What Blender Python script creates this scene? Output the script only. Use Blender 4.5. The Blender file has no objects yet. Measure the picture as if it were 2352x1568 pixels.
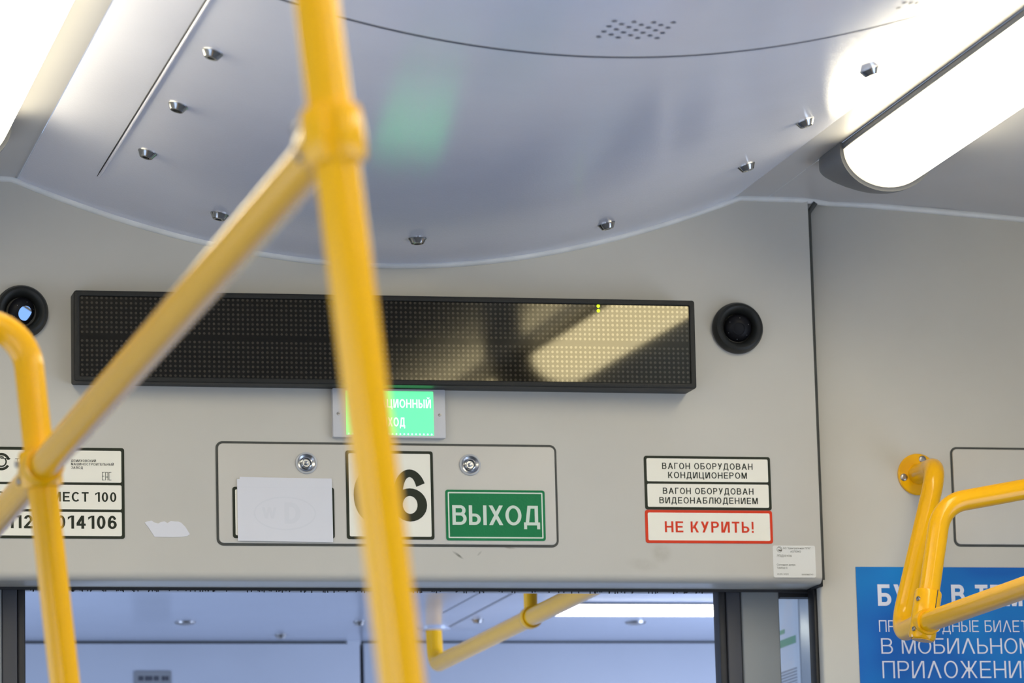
import bpy, bmesh, math, random
from mathutils import Vector, Matrix
random.seed(7)
scene = bpy.context.scene
COL = scene.collection
PI = math.pi

# ------------------------------------------------------------------ materials
def new_mat(name):
    m = bpy.data.materials.new(name); m.use_nodes = True
    nt = m.node_tree
    return m, nt, nt.nodes['Principled BSDF']

def mat(name, col, rough=0.5, metal=0.0, spec=0.5, bump=0.0, bscale=300.0, var=0.0, vscale=6.0,
        emit=None, estr=0.0, coat=0.0):
    m, nt, b = new_mat(name)
    b.inputs['Base Color'].default_value = (*col, 1)
    b.inputs['Roughness'].default_value = rough
    b.inputs['Metallic'].default_value = metal
    b.inputs['Specular IOR Level'].default_value = spec
    if coat:
        b.inputs['Coat Weight'].default_value = coat
        b.inputs['Coat Roughness'].default_value = 0.08
    tc = nt.nodes.new('ShaderNodeTexCoord')
    if var > 0:
        n = nt.nodes.new('ShaderNodeTexNoise'); n.inputs['Scale'].default_value = vscale
        n.inputs['Detail'].default_value = 4
        nt.links.new(tc.outputs['Object'], n.inputs['Vector'])
        r = nt.nodes.new('ShaderNodeValToRGB')
        r.color_ramp.elements[0].position = 0.3; r.color_ramp.elements[1].position = 0.7
        r.color_ramp.elements[0].color = (*[c * (1 - var) for c in col], 1)
        r.color_ramp.elements[1].color = (*[min(1, c * (1 + var)) for c in col], 1)
        nt.links.new(n.outputs['Fac'], r.inputs['Fac'])
        nt.links.new(r.outputs['Color'], b.inputs['Base Color'])
    if bump > 0:
        n = nt.nodes.new('ShaderNodeTexNoise'); n.inputs['Scale'].default_value = bscale
        n.inputs['Detail'].default_value = 2
        nt.links.new(tc.outputs['Object'], n.inputs['Vector'])
        bp = nt.nodes.new('ShaderNodeBump'); bp.inputs['Strength'].default_value = bump
        bp.inputs['Distance'].default_value = 0.001
        nt.links.new(n.outputs['Fac'], bp.inputs['Height'])
        nt.links.new(bp.outputs['Normal'], b.inputs['Normal'])
    if emit:
        b.inputs['Emission Color'].default_value = (*emit, 1)
        b.inputs['Emission Strength'].default_value = estr
    return m

def wall_material(name, col, stains):
    """painted composite panel with a few grubby marks (object coordinates, x and z)"""
    m, nt, b = new_mat(name)
    b.inputs['Roughness'].default_value = 0.42
    b.inputs['Specular IOR Level'].default_value = 0.45
    N = nt.nodes.new; L = nt.links.new
    tc = N('ShaderNodeTexCoord')
    n = N('ShaderNodeTexNoise'); n.inputs['Scale'].default_value = 5.0; n.inputs['Detail'].default_value = 5
    L(tc.outputs['Object'], n.inputs['Vector'])
    r = N('ShaderNodeValToRGB')
    r.color_ramp.elements[0].position = 0.3; r.color_ramp.elements[1].position = 0.7
    r.color_ramp.elements[0].color = (*[c * 0.97 for c in col], 1)
    r.color_ramp.elements[1].color = (*[c * 1.03 for c in col], 1)
    L(n.outputs['Fac'], r.inputs['Fac'])
    cur = r.outputs['Color']
    n2 = N('ShaderNodeTexNoise'); n2.inputs['Scale'].default_value = 90.0; n2.inputs['Detail'].default_value = 4
    L(tc.outputs['Object'], n2.inputs['Vector'])
    for (x, z, sx, sz, ang, amt, scol) in stains:
        mp = N('ShaderNodeMapping'); mp.vector_type = 'TEXTURE'
        mp.inputs['Location'].default_value = (x, 0, z)
        mp.inputs['Rotation'].default_value = (0, ang, 0)
        mp.inputs['Scale'].default_value = (sx, 1000, sz)
        L(tc.outputs['Object'], mp.inputs['Vector'])
        ln = N('ShaderNodeVectorMath'); ln.operation = 'LENGTH'
        L(mp.outputs['Vector'], ln.inputs[0])
        mr = N('ShaderNodeMapRange'); mr.interpolation_type = 'SMOOTHSTEP'
        mr.inputs['From Min'].default_value = 1.0; mr.inputs['From Max'].default_value = 0.25
        mr.inputs['To Min'].default_value = 0.0; mr.inputs['To Max'].default_value = amt
        L(ln.outputs['Value'], mr.inputs['Value'])
        mu = N('ShaderNodeMath'); mu.operation = 'MULTIPLY'
        L(mr.outputs['Result'], mu.inputs[0]); L(n2.outputs['Fac'], mu.inputs[1])
        mu2 = N('ShaderNodeMath'); mu2.operation = 'MULTIPLY'; mu2.inputs[1].default_value = 1.8; mu2.use_clamp = True
        L(mu.outputs[0], mu2.inputs[0])
        mx = N('ShaderNodeMix'); mx.data_type = 'RGBA'
        L(mu2.outputs[0], mx.inputs[0]); L(cur, mx.inputs[6])
        mx.inputs[7].default_value = (*scol, 1)
        cur = mx.outputs[2]
    L(cur, b.inputs['Base Color'])
    n3 = N('ShaderNodeTexNoise'); n3.inputs['Scale'].default_value = 500.0
    L(tc.outputs['Object'], n3.inputs['Vector'])
    bp = N('ShaderNodeBump'); bp.inputs['Strength'].default_value = 0.05; bp.inputs['Distance'].default_value = 0.001
    L(n3.outputs['Fac'], bp.inputs['Height']); L(bp.outputs['Normal'], b.inputs['Normal'])
    return m

WALLC = (0.595, 0.57, 0.505)
M = {}
M['wall'] = wall_material('panel_paint', WALLC, [
    (0.1107, 1.9505, 0.013, 0.0028, 0.62, 0.85, (0.20, 0.19, 0.15)),
    (0.146, 1.9535, 0.007, 0.0022, -0.8, 0.35, (0.22, 0.21, 0.17)),
    (0.196, 1.9625, 0.012, 0.0022, 0.1, 0.6, (0.22, 0.18, 0.13)),
    (0.447, 1.9555, 0.022, 0.021, 0.2, 0.28, (0.34, 0.31, 0.22)),
    (0.415, 1.937, 0.034, 0.013, 0.1, 0.22, (0.36, 0.33, 0.25)),
    (0.30, 2.19, 0.16, 0.05, 0.1, 0.05, (0.42, 0.36, 0.28)),
])
M['hatch'] = wall_material('hatch_paint', (0.63, 0.60, 0.535), [(-0.105, 2.111, 0.009, 0.0012, 1.1, 0.7, (0.28, 0.26, 0.22))])
M['ceil'] = mat('ceiling_gloss_paint', (0.76, 0.78, 0.90), rough=0.125, spec=0.46, bump=0.20, bscale=330, var=0.02)
M['strip'] = mat('ceiling_strip_paint', (0.60, 0.59, 0.585), rough=0.36, spec=0.5, bump=0.05, bscale=420, var=0.02)
M['bead'] = mat('white_sealant', (0.80, 0.80, 0.77), rough=0.4, var=0.08, vscale=20)
M['oldseal'] = mat('yellowed_sealant', (0.50, 0.47, 0.33), rough=0.6, var=0.15, vscale=150)
M['dark'] = mat('dark_gap', (0.02, 0.02, 0.02), rough=0.8, var=0.1)
M['gasket'] = mat('rubber_gasket', (0.06, 0.062, 0.052), rough=0.55, var=0.15, vscale=30)
M['rubber'] = mat('black_rubber_seal', (0.016, 0.016, 0.018), rough=0.5, var=0.15, vscale=40)
M['stile'] = mat('grey_door_paint', (0.23, 0.245, 0.25), rough=0.4, var=0.04)
M['rail'] = mat('dark_door_rail', (0.05, 0.052, 0.062), rough=0.5, var=0.08)
M['yellow'] = mat('yellow_powder_coat', (0.95, 0.475, 0.0025), rough=0.19, spec=0.40, bump=0.015, bscale=260, var=0.012, vscale=25)
M['steel'] = mat('screw_steel', (0.42, 0.40, 0.38), rough=0.32, metal=1.0, var=0.1, vscale=80)
M['chrome'] = mat('bright_chrome', (0.42, 0.43, 0.44), rough=0.19, metal=1.0, var=0.04, vscale=60)
M['socket'] = mat('dark_socket', (0.03, 0.03, 0.032), rough=0.5, var=0.1)
M['lens'] = mat('lamp_diffuser_glow', (0.85, 0.83, 0.78), rough=0.35, emit=(1.0, 0.89, 0.63), estr=10.0, var=0.01)
M['vlens'] = mat('vestibule_diffuser_glow', (0.85, 0.83, 0.78), rough=0.35, emit=(1.0, 0.95, 0.80), estr=4.5, var=0.01)
M['housing'] = mat('grey_lamp_plastic', (0.15, 0.155, 0.165), rough=0.38, var=0.04)
M['frame'] = mat('black_textured_plastic', (0.010, 0.0105, 0.009), rough=0.45, spec=0.35, bump=0.5, bscale=700, var=0.1)
M['black'] = mat('black_plastic', (0.016, 0.017, 0.015), rough=0.48, spec=0.4, var=0.08)
M['blacklens'] = mat('black_lens_glass', (0.006, 0.006, 0.008), rough=0.45, spec=0.2, var=0.05)
M['coated'] = mat('coated_lens_glass', (0.11, 0.17, 0.27), rough=0.05, metal=1.0, var=0.02)
M['led'] = mat('lit_yellow_green_led', (0.4, 0.6, 0.02), rough=0.4, emit=(0.62, 1.0, 0.0), estr=1.35, var=0.01)
M['cream'] = mat('cream_vinyl', (0.95, 0.915, 0.79), rough=0.42, spec=0.35, var=0.015)
M['ink'] = mat('dark_print', (0.022, 0.027, 0.014), rough=0.5, spec=0.25, var=0.06)
M['redink'] = mat('red_print', (0.74, 0.052, 0.014), rough=0.5, spec=0.2, var=0.04)
M['green'] = mat('green_vinyl', (0.003, 0.20, 0.065), rough=0.36, spec=0.22, bump=0.25, bscale=320, var=0.05, vscale=20)
M['greenwhite'] = mat('pale_vinyl_print', (0.66, 0.77, 0.66), rough=0.35, var=0.02)
M['paper'] = mat('white_paper', (0.76, 0.76, 0.80), rough=0.75, var=0.015)
M['paper_ghost'] = mat('paper_showthrough', (0.73, 0.735, 0.775), rough=0.75, var=0.01)
M['label'] = mat('label_paper', (0.80, 0.80, 0.76), rough=0.6, var=0.02)
M['labelink'] = mat('label_print', (0.14, 0.14, 0.11), rough=0.6, var=0.05)
M['signbox'] = mat('white_sign_box', (0.62, 0.62, 0.64), rough=0.4, var=0.02)
M['exitface'] = mat('backlit_green_face', (0.03, 0.35, 0.14), rough=0.35, emit=(0.085, 0.82, 0.235), estr=1.6, var=0.02)
M['exittext'] = mat('backlit_white_text', (0.7, 0.8, 0.75), rough=0.35, emit=(0.72, 1.0, 0.86), estr=1.0, var=0.01)
M['exitspot'] = mat('backlit_bright_spots', (0.4, 0.8, 0.6), rough=0.35, emit=(0.45, 1.0, 0.70), estr=1.1, var=0.01)
M['lockring'] = mat('clear_plastic_ring', (0.50, 0.51, 0.52), rough=0.3, var=0.03)
M['posterwhite'] = mat('white_print', (0.80, 0.80, 0.86), rough=0.4, var=0.02)
M['vwall'] = mat('vestibule_panel', (0.42, 0.43, 0.46), rough=0.30, var=0.02)
M['vceil'] = mat('vestibule_ceiling_paint', (0.42, 0.44, 0.50), rough=0.21, bump=0.03, bscale=300, var=0.02)
M['vgap'] = mat('vestibule_gap', (0.17, 0.18, 0.20), rough=0.7, var=0.1)
M['plate'] = mat('grey_metal_plate', (0.20, 0.20, 0.20), rough=0.4, var=0.08)
M['plateink'] = mat('plate_print', (0.05, 0.05, 0.06), rough=0.5, var=0.05)
M['greenink'] = mat('green_heading_print', (0.10, 0.36, 0.22), rough=0.5, var=0.05)
M['greyink'] = mat('grey_small_print', (0.30, 0.30, 0.34), rough=0.5, var=0.05)
M['floor'] = mat('grey_floor_vinyl', (0.12, 0.125, 0.135), rough=0.5, var=0.15, vscale=200)
M['sidewall'] = mat('side_wall_panel', (0.42, 0.43, 0.45), rough=0.45, var=0.03)
M['backwall'] = mat('back_wall_panel', (0.16, 0.16, 0.17), rough=0.5, var=0.05)
M['holes'] = mat('vent_hole_black', (0.05, 0.05, 0.06), rough=0.8, var=0.1)

def poster_material():
    m, nt, b = new_mat('blue_poster_print')
    b.inputs['Roughness'].default_value = 0.45; b.inputs['Specular IOR Level'].default_value = 0.22
    N = nt.nodes.new; L = nt.links.new
    tc = N('ShaderNodeTexCoord')
    n = N('ShaderNodeTexNoise'); n.inputs['Scale'].default_value = 5.5; n.inputs['Detail'].default_value = 1.5
    L(tc.outputs['Object'], n.inputs['Vector'])
    r = N('ShaderNodeValToRGB')
    r.color_ramp.elements[0].position = 0.40; r.color_ramp.elements[1].position = 0.66
    r.color_ramp.elements[0].color = (0.010, 0.130, 0.47, 1)
    r.color_ramp.elements[1].color = (0.012, 0.270, 0.66, 1)
    L(n.outputs['Fac'], r.inputs['Fac']); L(r.outputs['Color'], b.inputs['Base Color'])
    return m
M['poster'] = poster_material()

def screen_material():
    """smoked front of a dot matrix board: rows of unlit diodes as pattern in object x/z"""
    m, nt, b = new_mat('unlit_dot_matrix')
    N = nt.nodes.new; L = nt.links.new
    def math_(op, a, bb=None, clamp=False):
        n = N('ShaderNodeMath'); n.operation = op; n.use_clamp = clamp
        for i, v in enumerate((a, bb)):
            if v is None: continue
            if isinstance(v, (int, float)): n.inputs[i].default_value = v
            else: L(v, n.inputs[i])
        return n.outputs[0]
    tc = N('ShaderNodeTexCoord'); sp = N('ShaderNodeSeparateXYZ'); L(tc.outputs['Object'], sp.inputs[0])
    P = 0.0077
    x = math_('ABSOLUTE', math_('SUBTRACT', math_('FRACT', math_('DIVIDE', math_('ADD', sp.outputs[0], 0.4928 + 10 * P), P)), 0.5))
    # two banks of eight rows with a wider gap between them
    az = math_('SUBTRACT', math_('ABSOLUTE', sp.outputs[2]), 0.0031)
    z = math_('ABSOLUTE', math_('SUBTRACT', math_('FRACT', math_('DIVIDE', az, P)), 0.5))
    d = math_('SQRT', math_('ADD', math_('MULTIPLY', x, x), math_('MULTIPLY', z, z)))
    dot = math_('LESS_THAN', d, 0.27)
    inz = math_('MULTIPLY', math_('GREATER_THAN', az, 0.0), math_('LESS_THAN', az, 8 * P))
    inx = math_('LESS_THAN', math_('ABSOLUTE', sp.outputs[0]), 0.4928)
    mask = math_('MULTIPLY', dot, math_('MULTIPLY', inz, inx))
    mx = N('ShaderNodeMix'); mx.data_type = 'RGBA'
    L(mask, mx.inputs[0])
    mx.inputs[6].default_value = (0.0058, 0.0047, 0.0035, 1)
    mx.inputs[7].default_value = (0.040, 0.033, 0.024, 1)
    L(math_('ADD', math_('MULTIPLY', mask, 0.28), 0.58), b.inputs['Specular IOR Level'])
    L(mx.outputs[2], b.inputs['Base Color'])
    b.inputs['Roughness'].default_value = 0.045
    b.inputs['Specular Tint'].default_value = (1.0, 0.93, 0.70, 1)
    b.inputs['Specular IOR Level'].default_value = 0.5
    n = N('ShaderNodeTexNoise'); n.inputs['Scale'].default_value = 60.0
    L(tc.outputs['Object'], n.inputs['Vector'])
    bp = N('ShaderNodeBump'); bp.inputs['Strength'].default_value = 0.006; bp.inputs['Distance'].default_value = 0.0006
    L(n.outputs['Fac'], bp.inputs['Height']); L(bp.outputs['Normal'], b.inputs['Normal'])
    return m
M['screen'] = screen_material()

def dim_lamp_ends(m, half, ramp):
    """the tube stops short of the diffuser's ends, so the glow falls off there (object y)"""
    nt = m.node_tree; N = nt.nodes.new; L = nt.links.new; b = nt.nodes['Principled BSDF']
    full = b.inputs['Emission Strength'].default_value
    tc = N('ShaderNodeTexCoord'); sp = N('ShaderNodeSeparateXYZ'); L(tc.outputs['Object'], sp.inputs[0])
    a = N('ShaderNodeMath'); a.operation = 'ABSOLUTE'; L(sp.outputs[1], a.inputs[0])
    mr = N('ShaderNodeMapRange'); mr.interpolation_type = 'SMOOTHSTEP'; L(a.outputs[0], mr.inputs['Value'])
    mr.inputs['From Min'].default_value = half; mr.inputs['From Max'].default_value = half - ramp
    mr.inputs['To Min'].default_value = full*0.08; mr.inputs['To Max'].default_value = full
    L(mr.outputs['Result'], b.inputs['Emission Strength'])
dim_lamp_ends(M['lens'], 0.852, 0.075)

def glass_material():
    m, nt, b = new_mat('door_glass')
    nt.nodes.remove(b)
    N = nt.nodes.new; L = nt.links.new
    g = N('ShaderNodeBsdfGlossy'); g.inputs['Roughness'].default_value = 0.02
    t = N('ShaderNodeBsdfTransparent'); t.inputs['Color'].default_value = (0.90, 0.93, 0.92, 1)
    f = N('ShaderNodeFresnel'); f.inputs['IOR'].default_value = 1.5
    mx = N('ShaderNodeMixShader')
    L(f.outputs[0], mx.inputs[0]); L(t.outputs[0], mx.inputs[1]); L(g.outputs[0], mx.inputs[2])
    L(mx.outputs[0], nt.nodes['Material Output'].inputs['Surface'])
    return m
M['glass'] = glass_material()

# ------------------------------------------------------------------ mesh helpers
class MB:
    def __init__(s): s.v = []; s.f = []
    def add(s, verts, faces):
        o = len(s.v); s.v += [tuple(v) for v in verts]; s.f += [tuple(i + o for i in f) for f in faces]
    def box(s, x0, x1, y0, y1, z0, z1):
        s.add([(x0,y0,z0),(x1,y0,z0),(x1,y1,z0),(x0,y1,z0),(x0,y0,z1),(x1,y0,z1),(x1,y1,z1),(x0,y1,z1)],
              [(0,3,2,1),(4,5,6,7),(0,1,5,4),(1,2,6,5),(2,3,7,6),(3,0,4,7)])
    def rrect_pts(s, x0, x1, z0, z1, r, n=6):
        P = []
        for cx, cz, a0 in ((x1-r, z1-r, 0), (x0+r, z1-r, 90), (x0+r, z0+r, 180), (x1-r, z0+r, 270)):
            for k in range(n + 1):
                a = math.radians(a0 + 90 * k / n); P.append((cx + r*math.cos(a), cz + r*math.sin(a)))
        return P
    def rplate(s, x0, x1, z0, z1, r, y0, y1, n=6):
        """rounded rectangle slab facing -Y: front at y0, back at y1"""
        P = s.rrect_pts(x0, x1, z0, z1, r, n); k = len(P)
        s.add([(x, y0, z) for x, z in P] + [(x, y1, z) for x, z in P],
              [tuple(reversed(range(k))), tuple(range(k, 2*k))] + [(i, (i+1) % k, (i+1) % k + k, i + k) for i in range(k)])
    def rring(s, x0, x1, z0, z1, r, w, y0, y1, n=6):
        """frame of width w"""
        A = s.rrect_pts(x0, x1, z0, z1, r, n); B = s.rrect_pts(x0+w, x1-w, z0+w, z1-w, max(r-w, r*0.35), n); k = len(A)
        V = [(x, y0, z) for x, z in A] + [(x, y0, z) for x, z in B] + [(x, y1, z) for x, z in A] + [(x, y1, z) for x, z in B]
        F = []
        for i in range(k):
            j = (i+1) % k
            F += [(j, i, i+k, j+k), (i, j, j+2*k, i+2*k), (j+k, i+k, i+3*k, j+3*k), (i+2*k, j+2*k, j+3*k, i+3*k)]
        s.add(V, F)
    def poly(s, pts, y):
        """flat polygon in x,z facing -Y"""
        ar = sum(a[0]*b[1] - a[1]*b[0] for a, b in zip(pts, pts[1:] + pts[:1]))
        P = list(pts) if ar > 0 else list(reversed(pts))
        s.add([(x, y, z) for x, z in P], [tuple(range(len(P)))])
    def slab(s, pts, y0, y1):
        """extruded polygon in x,z"""
        ar = sum(a[0]*b[1] - a[1]*b[0] for a, b in zip(pts, pts[1:] + pts[:1]))
        P = list(pts) if ar > 0 else list(reversed(pts)); k = len(P)
        s.add([(x, y0, z) for x, z in P] + [(x, y1, z) for x, z in P],
              [tuple(range(k)), tuple(reversed(range(k, 2*k)))] + [((i+1) % k, i, i+k, (i+1) % k + k) for i in range(k)])
    def sweep(s, path, r, n=20, caps=True, closed=False):
        path = [Vector(p) for p in path]; N = len(path)
        tang = []
        for i in range(N):
            a = path[max(i-1, 0)]; b = path[min(i+1, N-1)]; tang.append((b - a).normalized())
        t0 = tang[0]; ref = Vector((0, 0, 1)) if abs(t0.z) < 0.9 else Vector((1, 0, 0))
        u = t0.cross(ref).normalized(); V = []
        for i in range(N):
            t = tang[i]; u = (u - t * u.dot(t)).normalized(); w = t.cross(u)
            rr = r[i] if isinstance(r, (list, tuple)) else r
            for k in range(n):
                a = 2*PI*k/n; V.append(path[i] + (u*math.cos(a) + w*math.sin(a)) * rr)
        F = [(i*n + k, i*n + (k+1) % n, (i+1)*n + (k+1) % n, (i+1)*n + k) for i in range(N-1) for k in range(n)]
        if caps: F += [tuple(reversed(range(n))), tuple(range((N-1)*n, N*n))]
        s.add(V, F)
    def lathe(s, prof, c, axis, n=28):
        """prof: (radius, height along axis) pairs; closed at ends when radius is 0"""
        ax = Vector(axis).normalized(); ref = Vector((0, 0, 1)) if abs(ax.z) < 0.9 else Vector((1, 0, 0))
        u = ax.cross(ref).normalized(); w = ax.cross(u); c = Vector(c)
        V = []; rows = []
        for r, h in prof:
            if r < 1e-6: rows.append([len(V)]); V.append(c + ax*h)
            else:
                rows.append(list(range(len(V), len(V)+n)))
                V += [c + ax*h + (u*math.cos(2*PI*k/n) + w*math.sin(2*PI*k/n))*r for k in range(n)]
        F = []
        for A, B in zip(rows, rows[1:]):
            if len(A) == 1 and len(B) == 1: continue
            for k in range(n):
                j = (k+1) % n
                if len(A) == 1: F.append((A[0], B[k], B[j]))
                elif len(B) == 1: F.append((A[k], B[0], A[j]))
                else: F.append((A[k], B[k], B[j], A[j]))
        s.add(V, F)
    def strip(s, prof, y0, y1):
        """open sheet: profile of (x,z) points extruded along Y, normal down"""
        k = len(prof)
        s.add([(x, y0, z) for x, z in prof] + [(x, y1, z) for x, z in prof], [(i, i+1, i+1+k, i+k) for i in range(k-1)])
    def build(s, name, m, parent=None, smooth=True, bevel=0.0, loc=(0,0,0), ang=40):
        off = Vector(loc)
        if parent is not None:
            off = Vector(parent.get('_o', (0,0,0)))
        me = bpy.data.meshes.new(name)
        me.from_pydata([tuple(Vector(v) - off) for v in s.v], [], s.f)
        bm = bmesh.new(); bm.from_mesh(me)
        bmesh.ops.recalc_face_normals(bm, faces=bm.faces[:])
        if bevel > 0:
            es = [e for e in bm.edges if len(e.link_faces) == 2 and e.calc_face_angle(0) > math.radians(35)]
            bmesh.ops.bevel(bm, geom=es, offset=bevel, segments=3, profile=0.5, affect='EDGES', clamp_overlap=True)
        if smooth:
            for f in bm.faces: f.smooth = True
            for e in bm.edges:
                if len(e.link_faces) == 2 and e.calc_face_angle(0) > math.radians(ang): e.smooth = False
        bm.to_mesh(me); bm.free()
        me.materials.append(m)
        o = bpy.data.objects.new(name, me); COL.objects.link(o)
        if parent is not None:
            o.parent = parent; o['_o'] = tuple(off)
        else:
            o.location = off; o['_o'] = tuple(off)
        return o

def tag(o, label=None, cat=None, group=None, kind=None):
    if label: o['label'] = label
    if cat: o['category'] = cat
    if group: o['group'] = group
    if kind: o['kind'] = kind
    return o
def thing(name, loc, label, cat, group=None, kind=None):
    o = bpy.data.objects.new(name, None); COL.objects.link(o)
    o.empty_display_size = 0.05; o.location = loc; o['_o'] = tuple(loc)
    return tag(o, label, cat, group, kind)
def structure(o): o['kind'] = 'structure'; return o

def fillet(pts, rad, n=10):
    P = [Vector(p) for p in pts]; out = [P[0]]
    R = rad if isinstance(rad, (list, tuple)) else [rad] * (len(P) - 2)
    for i in range(1, len(P) - 1):
        a = (P[i-1] - P[i]).normalized(); b = (P[i+1] - P[i]).normalized()
        th = a.angle(b); d = R[i-1] / math.tan(th / 2)
        d = min(d, 0.49*(P[i-1]-P[i]).length if i > 1 else 0.95*(P[i-1]-P[i]).length, 0.49*(P[i+1]-P[i]).length if i < len(P)-2 else 0.95*(P[i+1]-P[i]).length)
        r = d * math.tan(th / 2); s0 = P[i] + a*d; s1 = P[i] + b*d
        c = P[i] + (a + b).normalized() * (r / math.sin(th / 2))
        v0 = s0 - c; v1 = s1 - c; w = v0.angle(v1)
        for k in range(n + 1):
            t = k / n
            out.append(c + (v0*math.sin((1-t)*w) + v1*math.sin(t*w)) / math.sin(w))
    out.append(P[-1]); return out

# ------------------------------------------------------------------ lettering (stroke-built sans capitals)
def arc_poly(cx, cz, rx, rz, t, th, a0, a1, n=18):
    out = []
    for k in range(n):
        b0 = math.radians(a0 + (a1-a0)*k/n); b1 = math.radians(a0 + (a1-a0)*(k+1)/n)
        out.append([(cx+rx*math.cos(b0), cz+rz*math.sin(b0)), (cx+rx*math.cos(b1), cz+rz*math.sin(b1)),
                    (cx+(rx-t)*math.cos(b1), cz+(rz-th)*math.sin(b1)), (cx+(rx-t)*math.cos(b0), cz+(rz-th)*math.sin(b0))])
    return out
def glyph(c, t):
    th = t * 0.86; td = t * 1.12
    R = lambda x0, x1, z0, z1: [(x0, z0), (x1, z0), (x1, z1), (x0, z1)]
    V = lambda x, z0=0.0, z1=1.0: R(x, x+t, z0, z1)
    H = lambda x0, x1, z: R(x0, x1, z, z+th)
    D = lambda xa, za, xb, zb, w=td: [(xa, za), (xa+w, za), (xb+w, zb), (xb, zb)]
    def bowl(x0, x1, z0, z1, left=False):
        r = (z1-z0)/2; rx = min(r*1.05, (x1-x0)*0.62)
        if left:
            return [H(x0+rx, x1, z0), H(x0+rx, x1, z1-th)] + arc_poly(x0+rx, (z0+z1)/2, rx, r, t, th, 90, 270)
        return [H(x0, x1-rx, z0), H(x0, x1-rx, z1-th)] + arc_poly(x1-rx, (z0+z1)/2, rx, r, t, th, -90, 90)
    ring = lambda x0, x1, z0=-0.01, z1=1.01, a0=0, a1=360: arc_poly((x0+x1)/2, (z0+z1)/2, (x1-x0)/2, (z1-z0)/2, t, th, a0, a1, 32)
    w = 0.72
    if c == ' ': return 0.26, []
    if c in 'АΛ':
        w = 0.84; p = [D(0, 0, w/2-td/2, 1), D(w-td, 0, w/2-td/2, 1)]
        if c == 'А': p.append(H(w*0.22, w*0.78, 0.26))
        return w, p
    if c == 'Б': w = 0.70; return w, [V(0), H(0, w*0.9, 1-th)] + bowl(0, w, 0, 0.60)
    if c == 'В': w = 0.72; return w, [V(0)] + bowl(0, w*0.94, 0.48, 1) + bowl(0, w, 0, 0.48+th)
    if c == 'Г': w = 0.58; return w, [V(0), H(0, w, 1-th)]
    if c == 'Д': w = 0.82; return w, [H(0, w, 0), R(0, t*0.9, -0.2, th), R(w-t*0.9, w, -0.2, th), V(w-t-0.09), H(0.2, w-0.09, 1-th), D(0.09, th, 0.2, 1, t*1.02)]
    if c == 'Е': w = 0.66; return w, [V(0), H(0, w, 0), H(0, w*0.92, 0.5-th/2), H(0, w, 1-th)]
    if c == 'E': w = 0.42; return w, [V(0), H(0, w, 0), H(0, w*0.85, 0.5-th/2), H(0, w, 1-th)]
    if c == 'A': w = 0.42; return w, [V(0), V(w-t), H(0, w, 1-th), H(0, w, 0.36)]
    if c == 'C': w = 0.42; return w, [V(0), H(0, w, 0), H(0, w, 1-th)]
    if c == 'З': w = 0.64; return w, ring(0.03, w-0.02, 0.47, 1.01, -90, 160) + ring(0, w, -0.01, 0.47+th, -160, 90)
    if c in 'ИЙ':
        w = 0.74; p = [V(0), V(w-t), [(t*0.55, 0), (t*0.55+td, 0), (w-t*0.55, 1), (w-t*0.55-td, 1)]]
        if c == 'Й': p += arc_poly(w/2, 1.25, 0.2, 0.17, t*0.8, th*0.8, 180, 360, 10)
        return w, p
    if c == 'К': w = 0.70; return w, [V(0), D(t*0.8, 0.36, w-td*1.05, 1), D(w-td, 0, t*1.1, 0.62)]
    if c == 'Л': w = 0.74; return w, [V(w-t), H(0.17, w, 1-th), D(0.02, 0, 0.17, 1, t)]
    if c == 'М': w = 0.86; return w, [V(0), V(w-t), D(w/2-td/2, 0, t*0.25, 1), D(w/2-td/2, 0, w-t*0.25-td, 1)]
    if c == 'Н': w = 0.74; return w, [V(0), V(w-t), H(0, w, 0.5-th/2)]
    if c == 'О': w = 0.82; return w, ring(0, w)
    if c == 'П': w = 0.74; return w, [V(0), V(w-t), H(0, w, 1-th)]
    if c == 'Р': w = 0.68; return w, [V(0)] + bowl(0, w, 0.42, 1)
    if c == 'С': w = 0.76; return w, ring(0, w+0.04, a0=42, a1=318)
    if c == 'Т': w = 0.66; return w, [V(w/2-t/2), H(0, w, 1-th)]
    if c == 'У': w = 0.70; return w, [D(0.12, 0, w-td, 1), D(w/2-td*0.55, 0.36, 0, 1)]
    if c == 'Х': w = 0.72; return w, [D(0, 0, w-td, 1), D(w-td, 0, 0, 1)]
    if c == 'Ц': w = 0.80; return w, [V(0), V(w-t-0.08), H(0, w, 0), R(w-t*0.9, w, -0.2, th)]
    if c == 'Ч': w = 0.68; return w, [V(w-t), V(0, 0.62, 1), H(0.2, w, 0.36)] + arc_poly(0.24, 0.62, 0.24, 0.26, t, th, 180, 270, 8)
    if c == 'Ш': w = 0.96; return w, [V(0), V(w/2-t/2), V(w-t), H(0, w, 0)]
    if c == 'Ы': w = 0.90; return w, [V(0), V(w-t)] + bowl(0, 0.60, 0, 0.58)
    if c == 'Ь': w = 0.66; return w, [V(0)] + bowl(0, w, 0, 0.58)
    if c == 'Ю': w = 1.04; return w, [V(0), H(0, 0.32, 0.5-th/2)] + ring(0.28, w)
    if c == 'Я': w = 0.70; return w, [V(w-t)] + bowl(0, w, 0.42, 1, True) + [D(0, 0, w*0.42, 0.46)]
    if c == 'Э': w = 0.74; return w, ring(-0.04, w, a0=-138, a1=138) + [H(0.26, w-0.04, 0.5-th/2)]
    if c == 'Ж': w = 1.0; return w, [V(w/2-t/2), D(0, 0, w/2-td*0.8, 0.62), D(0, 1, w/2-td*0.8, 0.38), D(w-td, 0, w/2-td*0.2, 0.62), D(w-td, 1, w/2-td*0.2, 0.38)]
    if c == '0': w = 0.60; return w, ring(0, w)
    if c == '1': w = 0.44; return w, [V(w-t), [(w-t, 1), (w-t*0.4, 1), (w-t*0.4, 0.97), (0.0, 0.68), (0.0, 0.68+th*1.2)]]
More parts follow.
